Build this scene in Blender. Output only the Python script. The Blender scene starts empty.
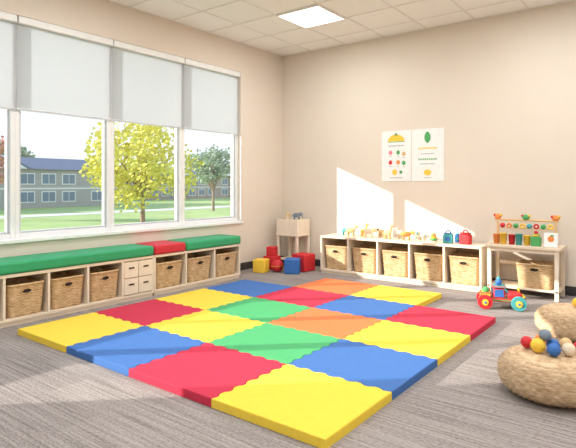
import bpy, bmesh, math, random
from mathutils import Vector, Matrix
random.seed(7)
pi=math.pi

# ------------------------------------------------------------ materials
def lin(c):
    r=[]
    for v in c:
        v=v/255.0
        r.append(v/12.92 if v<=0.04045 else ((v+0.055)/1.055)**2.4)
    return (r[0],r[1],r[2],1)

def base(name):
    m=bpy.data.materials.new(name); m.use_nodes=True
    nt=m.node_tree; b=nt.nodes['Principled BSDF']
    return m,nt,b

def pmat(name,c,rough=0.6,var=0.06,scale=12,bump=0.0,bscale=60,emis=None,spec=0.3,stretch=(1,1,1)):
    m,nt,b=base(name)
    tc=nt.nodes.new('ShaderNodeTexCoord'); mp=nt.nodes.new('ShaderNodeMapping')
    mp.inputs['Scale'].default_value=stretch
    nt.links.new(tc.outputs['Object'],mp.inputs['Vector'])
    n=nt.nodes.new('ShaderNodeTexNoise'); n.inputs['Scale'].default_value=scale; n.inputs['Detail'].default_value=4
    nt.links.new(mp.outputs[0],n.inputs['Vector'])
    cr=nt.nodes.new('ShaderNodeValToRGB')
    l=lin(c)
    cr.color_ramp.elements[0].position=0.3; cr.color_ramp.elements[1].position=0.7
    cr.color_ramp.elements[0].color=tuple(x*(1-var) for x in l[:3])+(1,)
    cr.color_ramp.elements[1].color=tuple(min(1,x*(1+var)) for x in l[:3])+(1,)
    nt.links.new(n.outputs[0],cr.inputs[0]); nt.links.new(cr.outputs[0],b.inputs['Base Color'])
    b.inputs['Roughness'].default_value=rough
    b.inputs['Specular IOR Level'].default_value=spec
    if bump>0:
        n2=nt.nodes.new('ShaderNodeTexNoise'); n2.inputs['Scale'].default_value=bscale
        nt.links.new(mp.outputs[0],n2.inputs['Vector'])
        bp=nt.nodes.new('ShaderNodeBump'); bp.inputs['Strength'].default_value=bump; bp.inputs['Distance'].default_value=0.01
        nt.links.new(n2.outputs[0],bp.inputs['Height']); nt.links.new(bp.outputs[0],b.inputs['Normal'])
    if emis:
        b.inputs['Emission Color'].default_value=lin(c); b.inputs['Emission Strength'].default_value=emis
    return m

M_wall=pmat('wall_paint',(226,215,201),0.9,0.012,3,0.05,150,spec=0.1)
M_ceil=pmat('ceiling_tile',(247,246,244),0.95,0.015,40,0.1,200,spec=0.1)
M_tbar=pmat('ceiling_tbar',(232,229,225),0.6)
M_white=pmat('white_paint',(240,240,238),0.5,0.02)
M_frame=pmat('window_frame_paint',(234,235,235),0.5,0.02)
M_sash=pmat('window_sash_aluminium',(190,194,198),0.45,0.02)
M_base=pmat('baseboard_rubber',(62,60,60),0.6)
M_wood=pmat('light_wood',(230,213,190),0.55,0.07,6,0.03,80,stretch=(1,1,8))
M_wood2=pmat('birch_plywood',(236,222,202),0.55,0.05,6,0.03,80,stretch=(8,8,1))
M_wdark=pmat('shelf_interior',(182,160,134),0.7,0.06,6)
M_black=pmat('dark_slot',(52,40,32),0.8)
M_green=pmat('vinyl_green',(54,160,108),0.5,0.03,10,0.05,60)
M_redv=pmat('vinyl_red',(206,52,64),0.5,0.03,10,0.05,60)
F={}
for k,c in dict(Y=(240,208,76),R=(200,56,80),B=(72,114,178),G=(82,172,112),O=(232,126,78)).items():
    F[k]=pmat('foam_'+k,c,0.75,0.03,30,0.12,300,spec=0.15)
T={}
for k,c in dict(yellow=(244,202,72),red=(208,50,56),blue=(60,112,184),green=(84,168,100),orange=(238,146,76),teal=(76,164,168),
                white=(240,240,238),tan=(224,188,136),beige=(230,213,186),grey=(124,138,152),pink=(235,130,138),brown=(134,88,56)).items():
    T[k]=pmat('toy_'+k,c,0.5,0.04,15)

def wicker(name,c1,c2):
    m,nt,b=base(name)
    tc=nt.nodes.new('ShaderNodeTexCoord')
    n=nt.nodes.new('ShaderNodeTexNoise'); n.inputs['Scale'].default_value=45; n.inputs['Detail'].default_value=3
    mp=nt.nodes.new('ShaderNodeMapping'); mp.inputs['Scale'].default_value=(0.5,0.5,3)
    nt.links.new(tc.outputs['Object'],mp.inputs[0]); nt.links.new(mp.outputs[0],n.inputs['Vector'])
    cr=nt.nodes.new('ShaderNodeValToRGB'); cr.color_ramp.elements[0].position=0.35; cr.color_ramp.elements[1].position=0.65
    cr.color_ramp.elements[0].color=lin(c1); cr.color_ramp.elements[1].color=lin(c2)
    nt.links.new(n.outputs[0],cr.inputs[0]); nt.links.new(cr.outputs[0],b.inputs['Base Color'])
    b.inputs['Roughness'].default_value=0.75
    bp=nt.nodes.new('ShaderNodeBump'); bp.inputs['Strength'].default_value=0.5; bp.inputs['Distance'].default_value=0.01
    nt.links.new(n.outputs[0],bp.inputs['Height']); nt.links.new(bp.outputs[0],b.inputs['Normal'])
    return m
M_wick=wicker('wicker',(184,144,98),(230,200,156))
M_wick2=wicker('rattan',(192,158,120),(228,200,164))

def carpet():
    m,nt,b=base('carpet_planks')
    tc=nt.nodes.new('ShaderNodeTexCoord')
    def noise(sc,s,det):
        mp=nt.nodes.new('ShaderNodeMapping'); mp.inputs['Scale'].default_value=s
        nt.links.new(tc.outputs['Object'],mp.inputs[0])
        n=nt.nodes.new('ShaderNodeTexNoise'); n.inputs['Scale'].default_value=sc; n.inputs['Detail'].default_value=det
        nt.links.new(mp.outputs[0],n.inputs['Vector']); return n.outputs[0]
    a=noise(9,(0.18,7,1),3); c=noise(80,(0.6,1.4,1),4)
    br=nt.nodes.new('ShaderNodeTexBrick')
    nt.links.new(tc.outputs['Object'],br.inputs['Vector'])
    br.inputs['Color1'].default_value=(0.35,0.35,0.35,1); br.inputs['Color2'].default_value=(0.65,0.65,0.65,1)
    br.inputs['Mortar'].default_value=(0.3,0.3,0.3,1)
    br.inputs['Scale'].default_value=1; br.inputs['Brick Width'].default_value=1.0; br.inputs['Row Height'].default_value=0.25
    br.inputs['Mortar Size'].default_value=0.003
    def math_(op,x,y):
        n=nt.nodes.new('ShaderNodeMath'); n.operation=op
        for i,v in enumerate((x,y)):
            if isinstance(v,(int,float)): n.inputs[i].default_value=v
            else: nt.links.new(v,n.inputs[i])
        return n.outputs[0]
    s=math_('ADD',math_('MULTIPLY',a,0.45),math_('MULTIPLY',c,0.40))
    s=math_('ADD',s,math_('MULTIPLY',br.outputs['Color'],0.15))
    cr=nt.nodes.new('ShaderNodeValToRGB')
    cr.color_ramp.elements[0].position=0.36; cr.color_ramp.elements[1].position=0.64
    cr.color_ramp.elements[0].color=lin((116,109,107)); cr.color_ramp.elements[1].color=lin((178,169,164))
    nt.links.new(s,cr.inputs[0]); nt.links.new(cr.outputs[0],b.inputs['Base Color'])
    b.inputs['Roughness'].default_value=0.95; b.inputs['Specular IOR Level'].default_value=0.05
    bp=nt.nodes.new('ShaderNodeBump'); bp.inputs['Strength'].default_value=0.6; bp.inputs['Distance'].default_value=0.01
    nt.links.new(c,bp.inputs['Height']); nt.links.new(bp.outputs[0],b.inputs['Normal'])
    return m
M_carpet=carpet()

def blindmat():
    m=bpy.data.materials.new('blind_fabric'); m.use_nodes=True; nt=m.node_tree; nt.nodes.clear()
    o=nt.nodes.new('ShaderNodeOutputMaterial'); d=nt.nodes.new('ShaderNodeBsdfDiffuse'); t=nt.nodes.new('ShaderNodeBsdfTranslucent')
    tr=nt.nodes.new('ShaderNodeBsdfTransparent')
    d.inputs[0].default_value=(0.84,0.85,0.86,1)
    tc=nt.nodes.new('ShaderNodeTexCoord'); n=nt.nodes.new('ShaderNodeTexNoise'); n.inputs['Scale'].default_value=200
    nt.links.new(tc.outputs['Object'],n.inputs['Vector'])
    cr=nt.nodes.new('ShaderNodeValToRGB'); cr.color_ramp.elements[0].color=(0.50,0.53,0.57,1); cr.color_ramp.elements[1].color=(0.56,0.59,0.63,1)
    nt.links.new(n.outputs[0],cr.inputs[0]); nt.links.new(cr.outputs[0],t.inputs[0])
    a=nt.nodes.new('ShaderNodeMixShader'); a.inputs[0].default_value=0.5
    nt.links.new(d.outputs[0],a.inputs[1]); nt.links.new(t.outputs[0],a.inputs[2])
    b=nt.nodes.new('ShaderNodeMixShader'); b.inputs[0].default_value=0.14
    nt.links.new(a.outputs[0],b.inputs[1]); nt.links.new(tr.outputs[0],b.inputs[2])
    nt.links.new(b.outputs[0],o.inputs[0]); return m
M_blind=blindmat()
def glassmat():
    m=bpy.data.materials.new('window_glass'); m.use_nodes=True; nt=m.node_tree; nt.nodes.clear()
    o=nt.nodes.new('ShaderNodeOutputMaterial'); g=nt.nodes.new('ShaderNodeBsdfGlossy'); tr=nt.nodes.new('ShaderNodeBsdfTransparent')
    g.inputs['Roughness'].default_value=0.02
    b=nt.nodes.new('ShaderNodeMixShader'); b.inputs[0].default_value=0.05
    nt.links.new(tr.outputs[0],b.inputs[1]); nt.links.new(g.outputs[0],b.inputs[2]); nt.links.new(b.outputs[0],o.inputs[0]); return m
M_glass=glassmat()
M_lamp=pmat('lamp_diffuser',(255,255,252),0.5,0.0,emis=2.5)
M_grass=pmat('lawn_grass',(176,196,132),0.95,0.10,0.3,spec=0.05)  # outdoor colours from lawn to building glass are lightened to paint in haze
M_path=pmat('concrete_path',(218,214,206),0.9)
M_leafy=pmat('yellow_leaves',(226,218,112),0.8,0.18,1.5,spec=0.1)
M_leafr=pmat('autumn_leaves',(212,160,148),0.8,0.2,1.5,spec=0.1)
M_leafg=pmat('pale_green_leaves',(176,190,166),0.9,0.2,1.0,spec=0.05)
M_bark=pmat('bark',(150,132,116),0.9,0.2,8)
M_siding=pmat('building_siding',(184,179,175),0.8,0.04,1)
M_brick=pmat('building_brick',(178,164,156),0.8,0.06,1)
M_roof=pmat('roof_shingles',(126,134,152),0.8,0.06,2)
M_bglass=pmat('building_glass',(132,146,162),0.3)

# ------------------------------------------------------------ mesh builder
class MB:
    def __init__(s): s.bm=bmesh.new(); s.mats=[]
    def mi(s,m):
        if m not in s.mats: s.mats.append(m)
        return s.mats.index(m)
    def _fin(s,verts,mat,smooth):
        fs=set()
        for v in verts: fs.update(v.link_faces)
        i=s.mi(mat)
        for f in fs: f.material_index=i; f.smooth=smooth
        return fs
    def box(s,c,size,mat,bevel=0,rot=(0,0,0),seg=2,taper=None):
        mt=Matrix.Translation(c)@Matrix.Rotation(rot[2],4,'Z')@Matrix.Rotation(rot[1],4,'Y')@Matrix.Rotation(rot[0],4,'X')@Matrix.Diagonal((size[0],size[1],size[2],1))
        r=bmesh.ops.create_cube(s.bm,size=1)
        if taper:
            for v in r['verts']:
                if v.co.z>0: v.co.x*=taper; v.co.y*=taper
        bmesh.ops.transform(s.bm,matrix=mt,verts=r['verts'])
        s._fin(r['verts'],mat,False)
        if bevel>0:
            es=set()
            for v in r['verts']: es.update(v.link_edges)
            rr=bmesh.ops.bevel(s.bm,geom=list(es),offset=bevel,segments=seg,affect='EDGES',profile=0.5)
            for f in rr['faces']: f.smooth=True
    def bx(s,x0,x1,y0,y1,z0,z1,mat,bevel=0):
        s.box(((x0+x1)/2,(y0+y1)/2,(z0+z1)/2),(abs(x1-x0),abs(y1-y0),abs(z1-z0)),mat,bevel)
    def cyl(s,p1,p2,r,mat,seg=20,r2=None):
        p1=Vector(p1);p2=Vector(p2);d=p2-p1
        q=d.to_track_quat('Z','Y').to_matrix().to_4x4()
        mt=Matrix.Translation((p1+p2)/2)@q
        rr=bmesh.ops.create_cone(s.bm,cap_ends=True,segments=seg,radius1=r,radius2=r if r2 is None else r2,depth=d.length,matrix=mt)
        fs=s._fin(rr['verts'],mat,True)
        for f in fs:
            if len(f.verts)>4:
                f.smooth=False
                for e in f.edges: e.smooth=False
    def sph(s,c,r,mat,sc=(1,1,1),seg=20,rot=0):
        mt=Matrix.Translation(c)@Matrix.Rotation(rot,4,'Z')@Matrix.Diagonal((sc[0],sc[1],sc[2],1))
        rr=bmesh.ops.create_uvsphere(s.bm,u_segments=seg,v_segments=seg//2+2,radius=r,matrix=mt)
        s._fin(rr['verts'],mat,True)
    def poly(s,pts,mat,smooth=False):
        vs=[s.bm.verts.new(p) for p in pts]; f=s.bm.faces.new(vs); f.material_index=s.mi(mat); f.smooth=smooth; return f
    def rings(s,rings,mat,cap0=True,cap1=True,smooth=True):
        R=[[s.bm.verts.new(p) for p in r] for r in rings]; i=s.mi(mat); n=len(R[0])
        for a,b in zip(R[:-1],R[1:]):
            for k in range(n):
                f=s.bm.faces.new((a[k],a[(k+1)%n],b[(k+1)%n],b[k])); f.material_index=i; f.smooth=smooth
        if cap0: f=s.bm.faces.new(R[0][::-1]); f.material_index=i
        if cap1: f=s.bm.faces.new(R[-1]); f.material_index=i
        return R
    def torus(s,c,R,r,mat,axis='Z',seg=28,ms=10,sc=1.0,a0=0,a1=2*pi):
        i=s.mi(mat); full=abs(a1-a0-2*pi)<1e-4
        n=seg if full else seg+1; rows=[]
        for k in range(n):
            a=a0+(a1-a0)*k/seg; row=[]
            for j in range(ms):
                b=2*pi*j/ms; rr=R+r*math.cos(b); p=(rr*math.cos(a),rr*math.sin(a)*sc,r*math.sin(b))
                if axis=='Y': p=(p[0],p[2],p[1])
                if axis=='X': p=(p[2],p[0],p[1])
                row.append(s.bm.verts.new((c[0]+p[0],c[1]+p[1],c[2]+p[2])))
            rows.append(row)
        rng=range(n) if full else range(n-1)
        for k in rng:
            A=rows[k];B=rows[(k+1)%n]
            for j in range(ms):
                f=s.bm.faces.new((A[j],B[j],B[(j+1)%ms],A[(j+1)%ms])); f.material_index=i; f.smooth=True
    def done(s,name,loc=(0,0,0),rz=0,parent=None,recalc=True):
        if recalc: bmesh.ops.recalc_face_normals(s.bm,faces=s.bm.faces[:])
        me=bpy.data.meshes.new(name); s.bm.to_mesh(me); s.bm.free()
        for m in s.mats: me.materials.append(m)
        o=bpy.data.objects.new(name,me); bpy.context.scene.collection.objects.link(o)
        o.location=loc; o.rotation_euler=(0,0,rz)
        if parent: o.parent=parent
        return o

# ------------------------------------------------------------ room shell
H=3.2; XR=7.0; YN=-9.0
b=MB(); b.bx(-0.2,XR+0.2,YN-0.2,0.2,-0.15,0,M_carpet); b.done('floor')
b=MB(); b.bx(0,XR,0,0.2,0,H,M_wall); b.done('wall_back')
b=MB(); b.bx(XR,XR+0.2,YN,0.2,0,H,M_wall); b.done('wall_right')
b=MB(); b.bx(0,XR,YN-0.2,YN,0,H,M_wall); b.done('wall_near')
WY0=-0.95; WP=1.02; NW=6; WY1=WY0-WP*NW; ZS=0.69; ZT=2.79
b=MB()
b.bx(-0.2,0,YN-0.2,0.2,0,ZS,M_wall); b.bx(-0.2,0,YN-0.2,0.2,ZT,H,M_wall)
b.bx(-0.2,0,WY0,0.2,ZS,ZT,M_wall); b.bx(-0.2,0,YN-0.2,WY1,ZS,ZT,M_wall)
b.done('wall_left')
b=MB(); b.bx(-0.2,XR+0.2,YN-0.2,0.2,H,H+0.15,M_ceil)
x=1.15-0.6
while x<XR:
    b.bx(x-0.01,x+0.01,YN,0,H-0.005,H+0.01,M_tbar); x+=0.6
b.bx(0,0.02,YN,0,H-0.006,H+0.01,M_tbar)
y=-0.4
while y>YN:
    b.bx(0,XR,y-0.01,y+0.01,H-0.0055,H+0.01,M_tbar); y-=0.6
b.bx(0,XR,-0.02,0,H-0.0065,H+0.01,M_tbar)
b.done('ceiling')
b=MB(); b.bx(0.0,0.014,YN,0,0,0.1,M_base); b.done('baseboard_left')
b=MB(); b.bx(0.014,XR,-0.014,0,0,0.1,M_base); b.done('baseboard_back')
b=MB(); b.bx(XR-0.014,XR,YN,-0.014,0,0.1,M_base); b.done('baseboard_right')
# windows
for i in range(NW):
    y1=WY0-i*WP; y0=y1-WP
    b=MB(); fw=0.042
    b.bx(-0.15,-0.06,y0,y0+fw,ZS,ZT,M_frame,0.004); b.bx(-0.15,-0.06,y1-fw,y1,ZS,ZT,M_frame,0.004)
    b.bx(-0.15,-0.06,y0+fw,y1-fw,ZS,ZS+0.05,M_frame,0.004); b.bx(-0.15,-0.06,y0+fw,y1-fw,ZT-0.05,ZT,M_frame,0.004)
    b.bx(-0.135,-0.085,y0+fw,y0+fw+0.022,ZS+0.05,ZT-0.05,M_sash,0.003)
    b.bx(-0.135,-0.085,y1-fw-0.022,y1-fw,ZS+0.05,ZT-0.05,M_sash,0.003)
    b.bx(-0.135,-0.085,y0+fw+0.022,y1-fw-0.022,ZS+0.05,ZS+0.07,M_sash,0.003)
    b.poly([(-0.11,y0+fw,ZS+0.06),(-0.11,y1-fw,ZS+0.06),(-0.11,y1-fw,ZT-0.05),(-0.11,y0+fw,ZT-0.05)],M_glass)
    b.done('window_%d'%(i+1))
b=MB(); b.bx(-0.06,0.03,WY1-0.02,WY0+0.02,ZS-0.03,ZS+0.005,M_white,0.005); b.done('trim_1')
# roller blinds hang just inside the frames
for i in range(NW):
    y1=WY0-i*WP-0.006; y0=WY0-(i+1)*WP+0.006
    b=MB()
    b.bx(-0.055,0.0,y0,y1,ZT-0.07,ZT-0.002,M_white,0.006)
    b.bx(-0.0485,-0.0465,y0,y1,1.925,ZT-0.05,M_blind)
    b.bx(-0.056,-0.039,y0,y1,1.905,1.927,M_sash,0.004)
    b.done('roller_blind')
# ceiling light panels: one in view, the rest unseen and added for fill
for (lx,ly) in [(1.45,-1.3),(3.85,-1.3),(6.25,-1.3),(1.45,-3.7),(3.85,-3.7),(6.25,-3.7),(1.45,-6.1),(3.85,-6.1),(6.25,-6.1),(3.85,-8.0)]:
    b=MB()
    b.bx(-0.28,0.28,-0.28,0.28,-0.012,0.0,M_lamp)
    for s in (-1,1):
        b.bx(s*0.28,s*0.3,-0.3,0.3,-0.016,0.0,M_white); b.bx(-0.28,0.28,s*0.28,s*0.3,-0.016,0.0,M_white)
    o=b.done('ceiling_light_fill_panel',(lx,ly,H-0.007))
    L=bpy.data.lights.new('panel_fill_lamp','AREA'); L.shape='SQUARE'; L.size=0.54; L.energy=25; L.color=(0.95,0.975,1)
    lo=bpy.data.objects.new('panel_fill_lamp',L); bpy.context.scene.collection.objects.link(lo); lo.parent=o; lo.location=(0,0,-0.02)

# ------------------------------------------------------------ foam mat
X0=0.70;PX=0.735;Y0=-4.34;PY=0.675;TH=0.05
cols=['YRYB','BYGRO','RGOBY','YBYR']
have=lambda i,j: 0<=i<4 and 0<=j<len(cols[i])
b=MB()
def wv(t):
    e=min(1,min(t,1-t)/0.06)
    v=math.sin(2*pi*6*t); v=max(-0.9,min(0.9,v*1.2))
    return 0.011*v*e
N=84
for i in range(4):
    for j,c in enumerate(cols[i]):
        x0=X0+i*PX;x1=x0+PX;y0=Y0+j*PY;y1=y0+PY
        P=[]
        for k in range(N): t=k/N; P.append((x0+t*PX,y0+(wv(t) if have(i,j-1) else 0)))
        for k in range(N): t=k/N; P.append((x1+(wv(t) if have(i+1,j) else 0),y0+t*PY))
        for k in range(N): t=1-k/N; P.append((x0+t*PX,y1+(wv(t) if have(i,j+1) else 0)))
        for k in range(N): t=1-k/N; P.append((x0+(wv(t) if have(i-1,j) else 0),y0+t*PY))
        cx=(x0+x1)/2;cy=(y0+y1)/2
        def ring(s,z): return [(cx+(p[0]-cx)*s,cy+(p[1]-cy)*s,z) for p in P]
        b.rings([ring(0.997,0.001),ring(0.997,TH-0.008),ring(0.993,TH-0.002),ring(0.984,TH)],F[c],smooth=False)
b.done('foam_play_mat')

# ------------------------------------------------------------ wicker basket
def basket_geo(b,w,d,h,mat):
    def rr(w,d,rad,z,amp,row):
        pts=[]
        corners=[(w/2-rad,d/2-rad,0),(-w/2+rad,d/2-rad,pi/2),(-w/2+rad,-d/2+rad,pi),(w/2-rad,-d/2+rad,1.5*pi)]
        loop=[]
        for (cx,cy,a0) in corners:
            for k in range(5):
                a=a0+k/4*pi/2; loop.append((cx+rad*math.cos(a),cy+rad*math.sin(a),math.cos(a),math.sin(a)))
        out=[]; m=len(loop)
        for k in range(m):
            p=loop[k];q=loop[(k+1)%m]
            L=math.hypot(p[0]-q[0],p[1]-q[1]); ns=14 if L>0.08 else 1
            for u in range(ns):
                t=u/ns; out.append([p[i]*(1-t)+q[i]*t for i in range(4)])
        for idx,p in enumerate(out):
            o=amp*(1 if ((idx//1+row)%2==0) else -1)
            pts.append((p[0]+p[2]*o,p[1]+p[3]*o,z))
        return pts
    R=[];rows=11
    for r in range(rows+1):
        t=r/rows; s=0.88+0.12*t
        R.append(rr(w*s,d*s,0.03,h*t*0.93,0.0045,r))
    R.append(rr(w*1.03,d*1.03,0.035,h*0.94,0,0)); R.append(rr(w*1.04,d*1.04,0.035,h*0.98,0,0)); R.append(rr(w*1.0,d*1.0,0.03,h,0,0))
    R.append(rr(w*0.95,d*0.95,0.025,h*0.97,0,0)); R.append(rr(w*0.9,d*0.9,0.025,h*0.6,0,0)); R.append(rr(w*0.84,d*0.84,0.025,h*0.05,0,0))
    b.rings(R,mat)
    zf=h*0.76; yf=-d*(0.88+0.12*0.8)/2
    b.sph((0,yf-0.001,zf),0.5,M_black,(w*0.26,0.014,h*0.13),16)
    b.torus((0,yf-0.004,zf),w*0.145,0.006,mat,'Y',24,8,sc=0.42)
def basket(x,y,z,w,d,h,rz):
    b=MB(); basket_geo(b,w,d,h,M_wick); return b.done('wicker_basket',(x,y,z),rz)

# ------------------------------------------------------------ cubby shelf (front=-Y local)
def cubby(name,loc,rz,n,mod,depth,h,drawers=None):
    b=MB(); t=0.022; L=n*mod
    b.bx(0,L,0.0,depth,h-0.028,h,M_wood,0.003)
    b.bx(0,L,0.0,depth,0.035,0.06,M_wood,0.002)
    b.bx(0.01,L-0.01,0.012,depth-0.01,0.0,0.035,M_wood)
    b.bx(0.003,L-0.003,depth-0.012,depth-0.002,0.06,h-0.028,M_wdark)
    for i in range(n+1):
        x=min(max(i*mod,t/2),L-t/2)
        b.bx(x-t/2,x+t/2,0.001,depth-0.012,0.06,h-0.028,M_wood2,0.002)
    if drawers is not None:
        x0=drawers*mod+0.016; x1=(drawers+1)*mod-0.016; zz0=0.068; zz1=h-0.036
        xm=(x0+x1)/2; zm=(zz0+zz1)/2
        for (a,c) in ((x0,xm-0.003),(xm+0.003,x1)):
            for (e,f) in ((zz0,zm-0.003),(zm+0.003,zz1)):
                b.bx(a,c,0.004,depth-0.03,e,f,M_wood2,0.004)
                b.box(((a+c)/2,0.002,(e+f)/2+0.02),(0.07,0.008,0.022),M_black,0.003)
    return b.done(name,loc,rz)
HB=0.44; D1=0.385
bench_x=0.405
cubby('storage_bench',(bench_x,-5.08,0),pi/2,6,0.385,D1,HB,drawers=5)
cubby('storage_bench',(bench_x,-2.765,0),pi/2,3,0.455,D1,HB)
for i in range(5):
    basket(bench_x-0.175,-5.08+0.385*(i+0.5),0.061,0.32,0.32,0.285,pi/2)
for i in range(3):
    basket(bench_x-0.175,-2.765+0.455*(i+0.5),0.061,0.37,0.32,0.285,pi/2)
def cushion(y0,y1,mat,th=0.1):
    b=MB(); b.bx(0.032,bench_x+0.012,y0+0.003,y1-0.003,HB+0.001,HB+th,mat,0.022)
    b.done('seat_cushion')
cushion(-5.08,-2.77,M_green,0.105); cushion(-2.765,-2.32,M_redv,0.105); cushion(-2.315,-1.39,M_green,0.105)

# back wall shelf
HS=0.51
cubby('toy_shelf',(1.01,-0.45,0),0,5,0.430,0.42,HS)
for i in range(5):
    basket(1.01+0.430*(i+0.5),-0.245,0.061,0.35,0.33,0.32,0)

# ------------------------------------------------------------ small table right
tx0,tx1,ty0,ty1,tz=3.20,3.95,-0.46,-0.06,0.55
b=MB()
b.bx(tx0,tx1,ty0,ty1,tz-0.03,tz,M_wood,0.004)
for x in (tx0+0.02,tx1-0.06):
    for y in (ty0+0.02,ty1-0.06): b.bx(x,x+0.04,y,y+0.04,0,tz-0.03,M_wood2,0.004)
b.bx(tx0+0.02,tx1-0.02,ty0+0.02,ty1-0.02,0.085,0.105,M_wood,0.003)
b.bx(tx0+0.06,tx1-0.06,ty0+0.03,ty0+0.045,tz-0.07,tz-0.03,M_wood2)
b.bx(tx0+0.06,tx1-0.06,ty1-0.045,ty1-0.03,0.3,0.34,M_wood2)
b.done('display_table')
basket(3.69,-0.26,0.106,0.36,0.30,0.26,0)

# ------------------------------------------------------------ corner stand: legs, low shelf, bin on top
b=MB(); sx0,sx1,sy0,sy1,sz=0.17,0.55,-0.36,-0.04,0.70
for x in (sx0,sx1-0.035):
    for y in (sy0,sy1-0.035): b.bx(x,x+0.035,y,y+0.035,0,0.46,M_wood2,0.003)
b.bx(sx0+0.005,sx1-0.005,sy0+0.005,sy1-0.005,0.10,0.12,M_wood,0.002)
b.bx(sx0-0.01,sx1+0.01,sy0-0.01,sy1,0.455,0.48,M_wood,0.003)
for (a,c,e,f) in ((sx0,sx1,sy0,sy0+0.016),(sx0,sx1,sy1-0.016,sy1),(sx0,sx0+0.016,sy0+0.016,sy1-0.016),(sx1-0.016,sx1,sy0+0.016,sy1-0.016)):
    b.bx(a,c,e,f,0.48,sz,M_wood2,0.002)
b.bx(sx0+0.014,sx1-0.014,sy0+0.014,sy1-0.014,sz-0.03,sz-0.015,M_wood)
b.done('wooden_stand')
szt=sz-0.014

# ------------------------------------------------------------ toys
def animal(x,y,z,s,mat,kind,rz,mat2=None):
    mat2=mat2 or mat
    b=MB()
    b.sph((0,0,0.075),0.04,mat,(1.5,0.75,0.85),16)
    for lx in (-0.035,0.035):
        for ly in (-0.016,0.016): b.cyl((lx,ly,0),(lx,ly,0.065),0.0105,mat,10)
    nh={'giraffe':0.17,'horse':0.12,'elephant':0.09,'cow':0.095}[kind]
    if kind=='elephant':
        b.sph((0.07,0,0.09),0.03,mat,(1,0.9,1),16)
        b.cyl((0.09,0,0.085),(0.108,0,0.03),0.01,mat,10,0.006)
        for q in (-1,1): b.sph((0.06,q*0.03,0.095),0.024,mat2,(0.7,0.25,1),12)
    else:
        b.cyl((0.04,0,0.08),(0.065,0,nh),0.018,mat,12,0.012)
        b.sph((0.078,0,nh+0.004),0.02,mat2,(1.4,0.8,0.85),14)
        for q in (-1,1): b.cyl((0.062,q*0.01,nh+0.01),(0.056,q*0.015,nh+0.035),0.005,mat2,8,0.003)
    b.cyl((-0.055,0,0.085),(-0.078,0,0.05),0.005,mat2,8,0.004)
    o=b.done('toy_'+kind,(x,y,z),rz); o.scale=(s,s,s); return o
zt=HS+0.001
animal(1.27,-0.22,zt,0.9,T['teal'],'cow',0.2)
animal(1.40,-0.30,zt,1.05,T['tan'],'horse',0.2)
animal(1.53,-0.18,zt,0.9,T['yellow'],'giraffe',-0.3,T['orange'])
animal(1.67,-0.30,zt,1.1,T['beige'],'elephant',0.3,T['tan'])
animal(1.80,-0.18,zt,0.95,T['tan'],'cow',2.9,T['brown'])
animal(1.94,-0.30,zt,1.0,T['tan'],'giraffe',-0.2)
animal(2.07,-0.18,zt,0.95,T['beige'],'horse',3.0)
animal(2.20,-0.30,zt,1.0,T['orange'],'cow',0.4,T['yellow'])
animal(2.36,-0.2,zt,0.9,T['beige'],'elephant',2.8,T['teal'])
b=MB(); b.cyl((0,0,0),(0,0,0.012),0.05,T['beige'],20); b.cyl((0,0,0.012),(0,0,0.13),0.008,T['beige'],10)
for k,c in enumerate(['green','yellow','orange','tan']): b.torus((0,0,0.027+0.023*k),0.032-0.005*k,0.0125,T[c],seg=20,ms=8)
b.done('stacking_ring_toy',(2.53,-0.25,zt))
def bucket(x,y,z,r,h,c,name='toy_cup'):
    b=MB()
    n=24
    prof=[(r*0.78,0),(r,h),(r*1.05,h),(r*1.05,h+0.006),(r*0.93,h+0.006),(r*0.72,0.008)]
    b.rings([[(q*math.cos(2*pi*k/n),q*math.sin(2*pi*k/n),zz) for k in range(n)] for q,zz in prof],T[c])
    return b.done(name,(x,y,z))
def tote(x,y,z,c,c2,rz,s=1):
    b=MB(); b.box((0,0,0.055),(0.12,0.08,0.11),T[c],0.012); b.box((0,0,0.118),(0.1,0.065,0.02),T[c2],0.006)
    b.torus((0,0,0.125),0.03,0.007,T[c2],'Y',14,8,a0=0,a1=pi)
    b.box((0,-0.041,0.055),(0.06,0.006,0.05),T[c2],0.002)
    o=b.done('toy_block_case',(x,y,z),rz); o.scale=(s,s,s)
tote(2.73,-0.30,zt,'teal','blue',0.2,0.95); tote(2.93,-0.28,zt,'red','red',-0.15,1.05)
tote(2.80,-0.12,zt,'blue','teal',0,0.8)

# activity arch on display table
zt2=tz+0.001
b=MB(); ax0,ax1=3.27,3.86; yA=-0.20; zA=0.27
for x in (ax0,ax1):
    b.bx(x-0.012,x+0.012,yA-0.012,yA+0.012,0,zA,T['tan'],0.004); b.bx(x-0.02,x+0.02,yA-0.07,yA+0.07,0,0.02,T['tan'],0.005)
b.cyl((ax0-0.03,yA,zA-0.01),(ax1+0.03,yA,zA-0.01),0.011,T['tan'],12)
b.cyl((ax0,yA,0.17),(ax1,yA,0.17),0.006,T['tan'],10)
cl=['red','orange','green','yellow','teal','red','green','yellow']
for k,c in enumerate(cl):
    x=ax0+0.05+k*(ax1-ax0-0.1)/7
    b.cyl((x,yA,zA-0.02),(x,yA,0.2),0.003,T['beige'],6)
    if k%2==0: b.sph((x,yA,0.195),0.028,T[c])
    else: b.torus((x,yA,0.195),0.021,0.010,T[c],'Y',18,8)
for x,c in ((ax0,'orange'),(ax1,'orange'),((ax0+ax1)/2,'green')):
    b.sph((x,yA,zA+0.022),0.038,T[c],(1,0.6,0.9)); b.sph((x-0.034,yA,zA+0.038),0.016,T['red']); b.sph((x+0.034,yA,zA+0.038),0.016,T['yellow'])
b.done('wooden_activity_arch',(0,0,zt2))
bx=[(3.29,'orange'),(3.37,'yellow'),(3.45,'red'),(3.53,'teal'),(3.605,'yellow')]
for k,(x,c) in enumerate(bx): bucket(x,-0.33-0.03*(k%2),zt2,0.037,0.10+0.015*(k%2),c)
b=MB()
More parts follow.
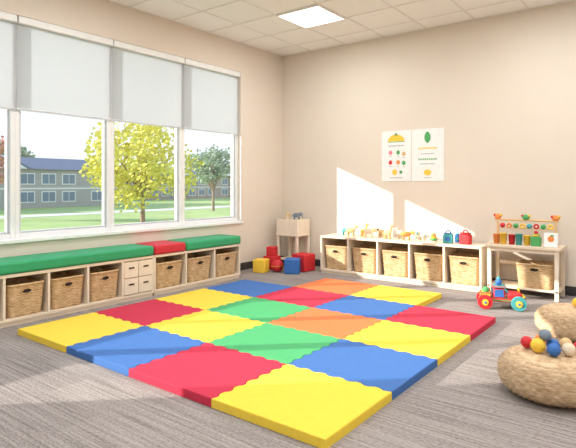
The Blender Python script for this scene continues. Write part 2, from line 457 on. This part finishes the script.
b.box((0,0,0.05),(0.1,0.06,0.1),T['green'],0.008); b.box((0,0,0.115),(0.07,0.05,0.03),T['yellow'],0.006); b.sph((0,0,0.145),0.02,T['red'])
b.done('toy_shape_sorter',(3.70,-0.36,zt2))
b=MB()
b.box((0,0,0.075),(0.13,0.008,0.15),T['white'],0.002,rot=(-0.15,0,0)); b.box((0,0.03,0.072),(0.13,0.006,0.15),T['white'],0.002,rot=(0.2,0,0))
b.sph((0,-0.006,0.085),0.03,T['orange'],(1,0.12,1.1)); b.sph((0.01,-0.006,0.12),0.014,T['green'],(1.3,0.2,0.7))
b.done('picture_card',(3.85,-0.40,zt2+0.002),0.1)

# posters
def poster(x0,x1,z0,z1,kind):
    b=MB(); y=-0.006
    b.bx(x0,x1,-0.006,-0.001,z0,z1,T['white'],0.001)
    cx=(x0+x1)/2
    def disc(x,z,rx,rz,mat,a0=0,a1=2*pi,n=24):
        pts=[(x+rx*math.cos(a0+(a1-a0)*k/n),y-0.0015,z+rz*math.sin(a0+(a1-a0)*k/n)) for k in range(n+(0 if abs(a1-a0-2*pi)<1e-3 else 1))]
        b.poly(pts,mat)
    def bar(x,z,w_,h_,mat): b.bx(x-w_/2,x+w_/2,y-0.001,y,z-h_/2,z+h_/2,mat)
    def text(x,z,w_,h_,mat,n):
        for k in range(n):
            xx=x-w_/2+(k+0.5)*w_/n; bar(xx,z,w_/n*0.62,h_*(1 if k%3 else 1.25),mat)
    if kind==0:
        disc(cx,z1-0.14,0.12,0.09,T['yellow'],0,pi); bar(cx,z1-0.148,0.25,0.008,T['green']); disc(cx,z1-0.05,0.018,0.018,T['green'])
        text(cx,z1-0.20,0.22,0.013,T['grey'],9)
        for k,(dx,dz,c) in enumerate([(-0.08,-0.29,'pink'),(0.03,-0.29,'green'),(0.11,-0.31,'tan'),(-0.08,-0.42,'red'),(0.03,-0.42,'orange'),(0.11,-0.43,'green')]):
            disc(cx+dx,z1+dz,0.026,0.03,T[c]); bar(cx+dx,z1+dz-0.05,0.04,0.005,T['grey'])
        disc(cx-0.02,z1-0.55,0.035,0.04,T['yellow']); disc(cx+0.07,z1-0.55,0.022,0.022,T['green']); text(cx,z1-0.625,0.18,0.01,T['grey'],8)
    else:
        pts=[]
        for k in range(24):
            a=2*pi*k/24; sn=math.sin(a)
            pts.append((cx+0.042*math.cos(a)*(1-0.35*abs(sn)**3),y-0.0015,z1-0.11+0.075*sn))
        b.poly(pts,T['green'])
        bar(cx,z1-0.12,0.005,0.15,T['white'])
        text(cx,z1-0.25,0.25,0.024,T['yellow'],8); text(cx,z1-0.32,0.18,0.01,T['grey'],8)
        text(cx,z1-0.39,0.25,0.02,T['green'],9); text(cx,z1-0.45,0.2,0.01,T['grey'],9)
        disc(cx,z1-0.56,0.05,0.038,T['yellow']); bar(cx,z1-0.625,0.1,0.006,T['green'])
    b.done('wall_poster')
poster(1.71,2.13,1.25,1.92,0); poster(2.14,2.57,1.25,1.92,1)

# stand toys
animal(0.42,-0.2,szt,0.95,T['grey'],'elephant',0.3)
b=MB(); b.cyl((0,0,0),(0,0,0.07),0.035,T['beige'],20,0.045); b.sph((0,0,0.08),0.035,T['tan'],(1,1,0.6)); b.done('toy_drum',(0.26,-0.2,szt))
def block(x,y,z,s,c,rz):
    b=MB(); b.box((0,0,s/2),(s,s,s),T[c],s*0.07)
    for k in range(4):
        a=k*pi/2; b.box((math.sin(a)*s*0.5,-math.cos(a)*s*0.5,s/2),(s*0.55,0.004,s*0.55),T[c],0.0015,rot=(0,0,a))
    b.done('toy_block',(x,y,z),rz)
block(0.33,-0.90,0,0.18,'yellow',0.3)
block(0.28,-0.60,0,0.19,'red',0.1); block(0.28,-0.60,0.191,0.13,'red',0.3)
block(0.72,-0.70,0,0.20,'blue',0.5); block(0.72,-0.44,0,0.24,'red',-0.1)
b=MB(); b.sph((0,0,0.085),0.085,T['red']); b.torus((0,0,0.085),0.0845,0.003,T['yellow'],seg=30,ms=6); b.done('toy_ball',(0.50,-0.75,0))

# toy car
b=MB()
for x in (-0.15,0.15):
    for y in (-0.11,0.11):
        s=1 if y>0 else -1
        m=T['red'] if x<0 else T['teal']
        b.cyl((x,y-0.022,0.070),(x,y+0.022,0.070),0.066,m,28); b.torus((x,y,0.070),0.056,0.014,m,'Y',28,8)
        b.cyl((x,y+s*0.02,0.070),(x,y+s*0.032,0.070),0.03,T['yellow'],18); b.sph((x,y+s*0.034,0.070),0.011,T['blue'])
    b.cyl((x,-0.12,0.070),(x,0.12,0.070),0.01,T['tan'],10)
b.box((0,0,0.085),(0.40,0.16,0.035),T['green'],0.012)
b.box((0.12,0,0.13),(0.13,0.14,0.065),T['red'],0.02)
b.box((-0.02,0,0.15),(0.12,0.13,0.10),T['blue'],0.015,taper=0.85); b.box((-0.02,0,0.21),(0.13,0.14,0.018),T['teal'],0.006)
for y in (-0.05,0.05): b.cyl((0.06,y,0.16),(0.02,y,0.2),0.006,T['teal'],8)
b.sph((-0.02,0,0.25),0.032,T['blue']); b.sph((-0.02,0,0.285),0.018,T['teal'])
b.box((-0.14,0,0.125),(0.1,0.13,0.05),T['yellow'],0.01); b.sph((-0.14,-0.02,0.17),0.032,T['green']); b.sph((-0.12,0.035,0.165),0.026,T['orange'])
b.cyl((0.16,0,0.16),(0.16,0,0.2),0.012,T['yellow'],10); b.sph((0.2,-0.045,0.12),0.016,T['yellow']); b.sph((0.2,0.045,0.12),0.016,T['yellow'])
b.done('toy_car',(3.52,-1.03,0),0.35)

# ------------------------------------------------------------ poufs
def pouf(x,y,R,h):
    b=MB(); n=168; rows=34; rings=[]
    for r in range(rows+1):
        t=r/rows; a=-pi/2*0.80+t*(pi/2*0.80+pi/2*0.90)
        ca=max(0,math.cos(a)); sa=math.sin(a)
        rad=R*(ca**0.62); z=h/2+ h/2*math.copysign(abs(sa)**0.8,sa)/ (math.sin(pi/2*0.9)**0.8)
        z=max(z,0.0)
        ring=[]
        ph=(r//2)%2
        for k in range(n):
            th=2*pi*k/n
            w=math.sin(th*42+ph*pi)
            off=(0.0065*w*(1 if r%2 else 0.6)+(0.005 if r%2 else -0.005))*min(1,rad/R*1.3)
            ring.append(((rad+off)*math.cos(th),(rad+off)*math.sin(th),z+ (0.002*w if sa>0.6 else 0)))
        rings.append(ring)
    z0=rings[0][0][2]
    rings=[[(p[0],p[1],max(0,(p[2]-z0)*h/(h-z0))) for p in rg] for rg in rings]
    b.rings(rings,M_wick2)
    for k in range(4): b.torus((0,0,h-0.008-0.002*k),R*(0.14+0.13*k),0.008,M_wick2,seg=40,ms=6)
    return b.done('woven_pouf',(x,y,0))
pouf(4.33,-3.03,0.285,0.245)
pouf(4.24,-1.68,0.27,0.235)
def ball(x,y,z,r,c,c2=None):
    b=MB(); b.sph((0,0,r),r,T[c],seg=24); b.torus((0,0,r),r*0.99,r*0.05,T[c2 or c],seg=28,ms=6,); b.done('toy_ball',(x,y,z))
zp=0.247
for (dx,dy,dz,r,c) in [(-0.13,-0.02,0,0.034,'red'),(-0.06,-0.07,0,0.04,'yellow'),(0.005,0.0,0,0.036,'blue'),(0.025,-0.09,0,0.036,'blue'),
                       (0.09,-0.03,0,0.036,'beige'),(0.06,0.065,0,0.036,'tan'),(-0.07,0.06,0,0.036,'orange'),(-0.03,-0.03,0.06,0.034,'grey'),(0.13,0.05,0,0.034,'red')]:
    ball(4.33+dx,-3.03+dy,zp+dz,r,c)
for (dx,dy,r,c) in [(0.03,-0.02,0.036,'yellow'),(0.11,-0.0,0.036,'red'),(0.05,0.07,0.034,'blue')]:
    ball(4.24+dx,-1.68+dy,0.238,r,c)

# ------------------------------------------------------------ exterior
G=-2.0
b=MB(); b.bx(-260,-0.3,-160,260,G-0.3,G,M_grass); b.done('lawn')
b=MB(); b.bx(-50,-46,-100,200,G,G+0.03,M_path); b.done('concrete_path')
def building(name,x,y0,y1,hw,hr,depth,mat):
    b=MB()
    b.bx(x-depth,x,y0,y1,G,G+hw,mat)
    ov=0.5; xm=x-depth/2; e=G+hw
    A=[(x+ov,y0-ov,e),(xm,y0-ov,e+hr),(x-depth-ov,y0-ov,e)]; B_=[(p[0],y1+ov,p[2]) for p in A]
    b.rings([A,B_],M_roof,smooth=False)
    b.bx(x,x+0.1,y0,y1,G+hw/2-0.12,G+hw/2+0.12,M_white)
    y=y0+1.6
    k=0
    while y<y1-2:
        for z in (G+0.9,G+hw/2+0.7):
            b.bx(x,x+0.08,y-0.15,y+1.95,z-0.15,z+1.45,M_white); b.bx(x+0.05,x+0.11,y,y+0.85,z,z+1.3,M_bglass); b.bx(x+0.05,x+0.11,y+0.95,y+1.8,z,z+1.3,M_bglass)
        k+=1; y+=3.0 if k%3 else 4.6
    yy=y0+7
    while yy<y1-4:
        P=[(x+0.7,yy-3,e),(x+0.7,yy,e+hr*0.95),(x+0.7,yy+3,e)]; Q=[(x-depth/2,p[1],p[2]) for p in P]
        b.rings([P,Q],M_roof,smooth=False)
        P=[(x+0.75,yy-2.4,e),(x+0.75,yy,e+hr*0.75),(x+0.75,yy+2.4,e)]; b.poly(P,M_white)
        yy+=14
    b.done(name)
building('school_building',-66,4,41,5.4,1.9,12,M_siding)
building('apartment_building',-84,50,110,5.4,1.8,12,M_brick)
def leafcloud(b,cx,cy,cz,R,n,mat,size,squash=0.85,ncl=26):
    cl=[]
    for _ in range(ncl):
        while True:
            v=Vector((random.uniform(-1,1),random.uniform(-1,1),random.uniform(-1,1)))
            if v.length<1: break
        cl.append(Vector((cx+v.x*R*0.8,cy+v.y*R*0.8,cz+v.z*R*0.8*squash)))
    i=b.mi(mat)
    for _ in range(n):
        c=random.choice(cl); v=Vector((random.gauss(0,1),random.gauss(0,1),random.gauss(0,0.6))).normalized()*R*0.30*random.random()**0.4
        p=c+v; u=Vector((random.gauss(0,1),random.gauss(0,1),random.gauss(0,1))).normalized(); w=u.orthogonal().normalized()*size; u=u*size
        vs=[b.bm.verts.new(p+q) for q in (u,w,-u,-w)]; f=b.bm.faces.new(vs); f.material_index=i
    return cl
def tree(name,x,y,th,cz,R,mat,n=5200,size=0.16,ncl=26):
    b=MB(); b.cyl((x,y,G),(x,y,G+th*0.5),0.2,M_bark,12,0.14)
    cl=leafcloud(b,x,y,cz,R,n,mat,size,ncl=ncl)
    for c in cl[:18]:
        m=Vector((x,y,G+th*0.5)).lerp(c,0.5)+Vector((0,0,0.3)); s=Vector((x,y,G+th*random.uniform(0.35,0.5)))
        b.cyl(s,m,0.08,M_bark,7,0.05); b.cyl(m,c,0.05,M_bark,7,0.02)
    b.done(name,recalc=False)
tree('yellow_maple_tree',-28.4,18.6,5.4,3.2,4.6,M_leafy,3400,0.15,36)
tree('autumn_maple_tree',-44,13.2,5.0,3.2,3.0,M_leafr,2200)
tree('pale_ash_tree',-41,38.5,6.0,3.6,3.4,M_leafg,1900,0.16)
tree('pale_ash_tree',-100,40,9.0,6.0,5.0,M_leafg,1500,0.35)
tree('pale_ash_tree',-100,27,8.0,5.0,4.5,M_leafg,1500,0.35)
tree('pale_ash_tree',-64,76,8.0,4.0,5.0,M_leafg,2000,0.3)

# ------------------------------------------------------------ lights / world
S=bpy.data.lights.new('sun','SUN'); S.energy=7.5; S.angle=0.009; S.color=(1,0.94,0.84)
so=bpy.data.objects.new('sun',S); bpy.context.scene.collection.objects.link(so)
so.rotation_euler=Vector((1.05,1.0,-0.45)).to_track_quat('-Z','Y').to_euler()
so.location=(-10,-10,8)
w=bpy.data.worlds.new('sky'); bpy.context.scene.world=w; w.use_nodes=True; nt=w.node_tree
bg=nt.nodes['Background']; tc=nt.nodes.new('ShaderNodeTexCoord'); sp=nt.nodes.new('ShaderNodeSeparateXYZ'); cr=nt.nodes.new('ShaderNodeValToRGB')
nt.links.new(tc.outputs['Generated'],sp.inputs[0]); nt.links.new(sp.outputs['Z'],cr.inputs[0]); nt.links.new(cr.outputs[0],bg.inputs[0])
cr.color_ramp.elements[0].color=(0.84,0.89,0.93,1); cr.color_ramp.elements[1].color=(0.5,0.68,0.95,1); cr.color_ramp.elements[1].position=0.7
bg.inputs[1].default_value=1.25

# ------------------------------------------------------------ camera
cd=bpy.data.cameras.new('camera'); cam=bpy.data.objects.new('camera',cd); bpy.context.scene.collection.objects.link(cam)
cam.location=(4.91,-6.28,1.2); cam.rotation_euler=(pi/2,0,math.radians(37.4))
cd.sensor_width=36; cd.lens=32.0; cd.shift_y=-39/576; cd.clip_end=1000
bpy.context.scene.camera=cam
sc=bpy.context.scene
sc.view_settings.view_transform='Standard'; sc.view_settings.look='None'; sc.view_settings.exposure=0.05
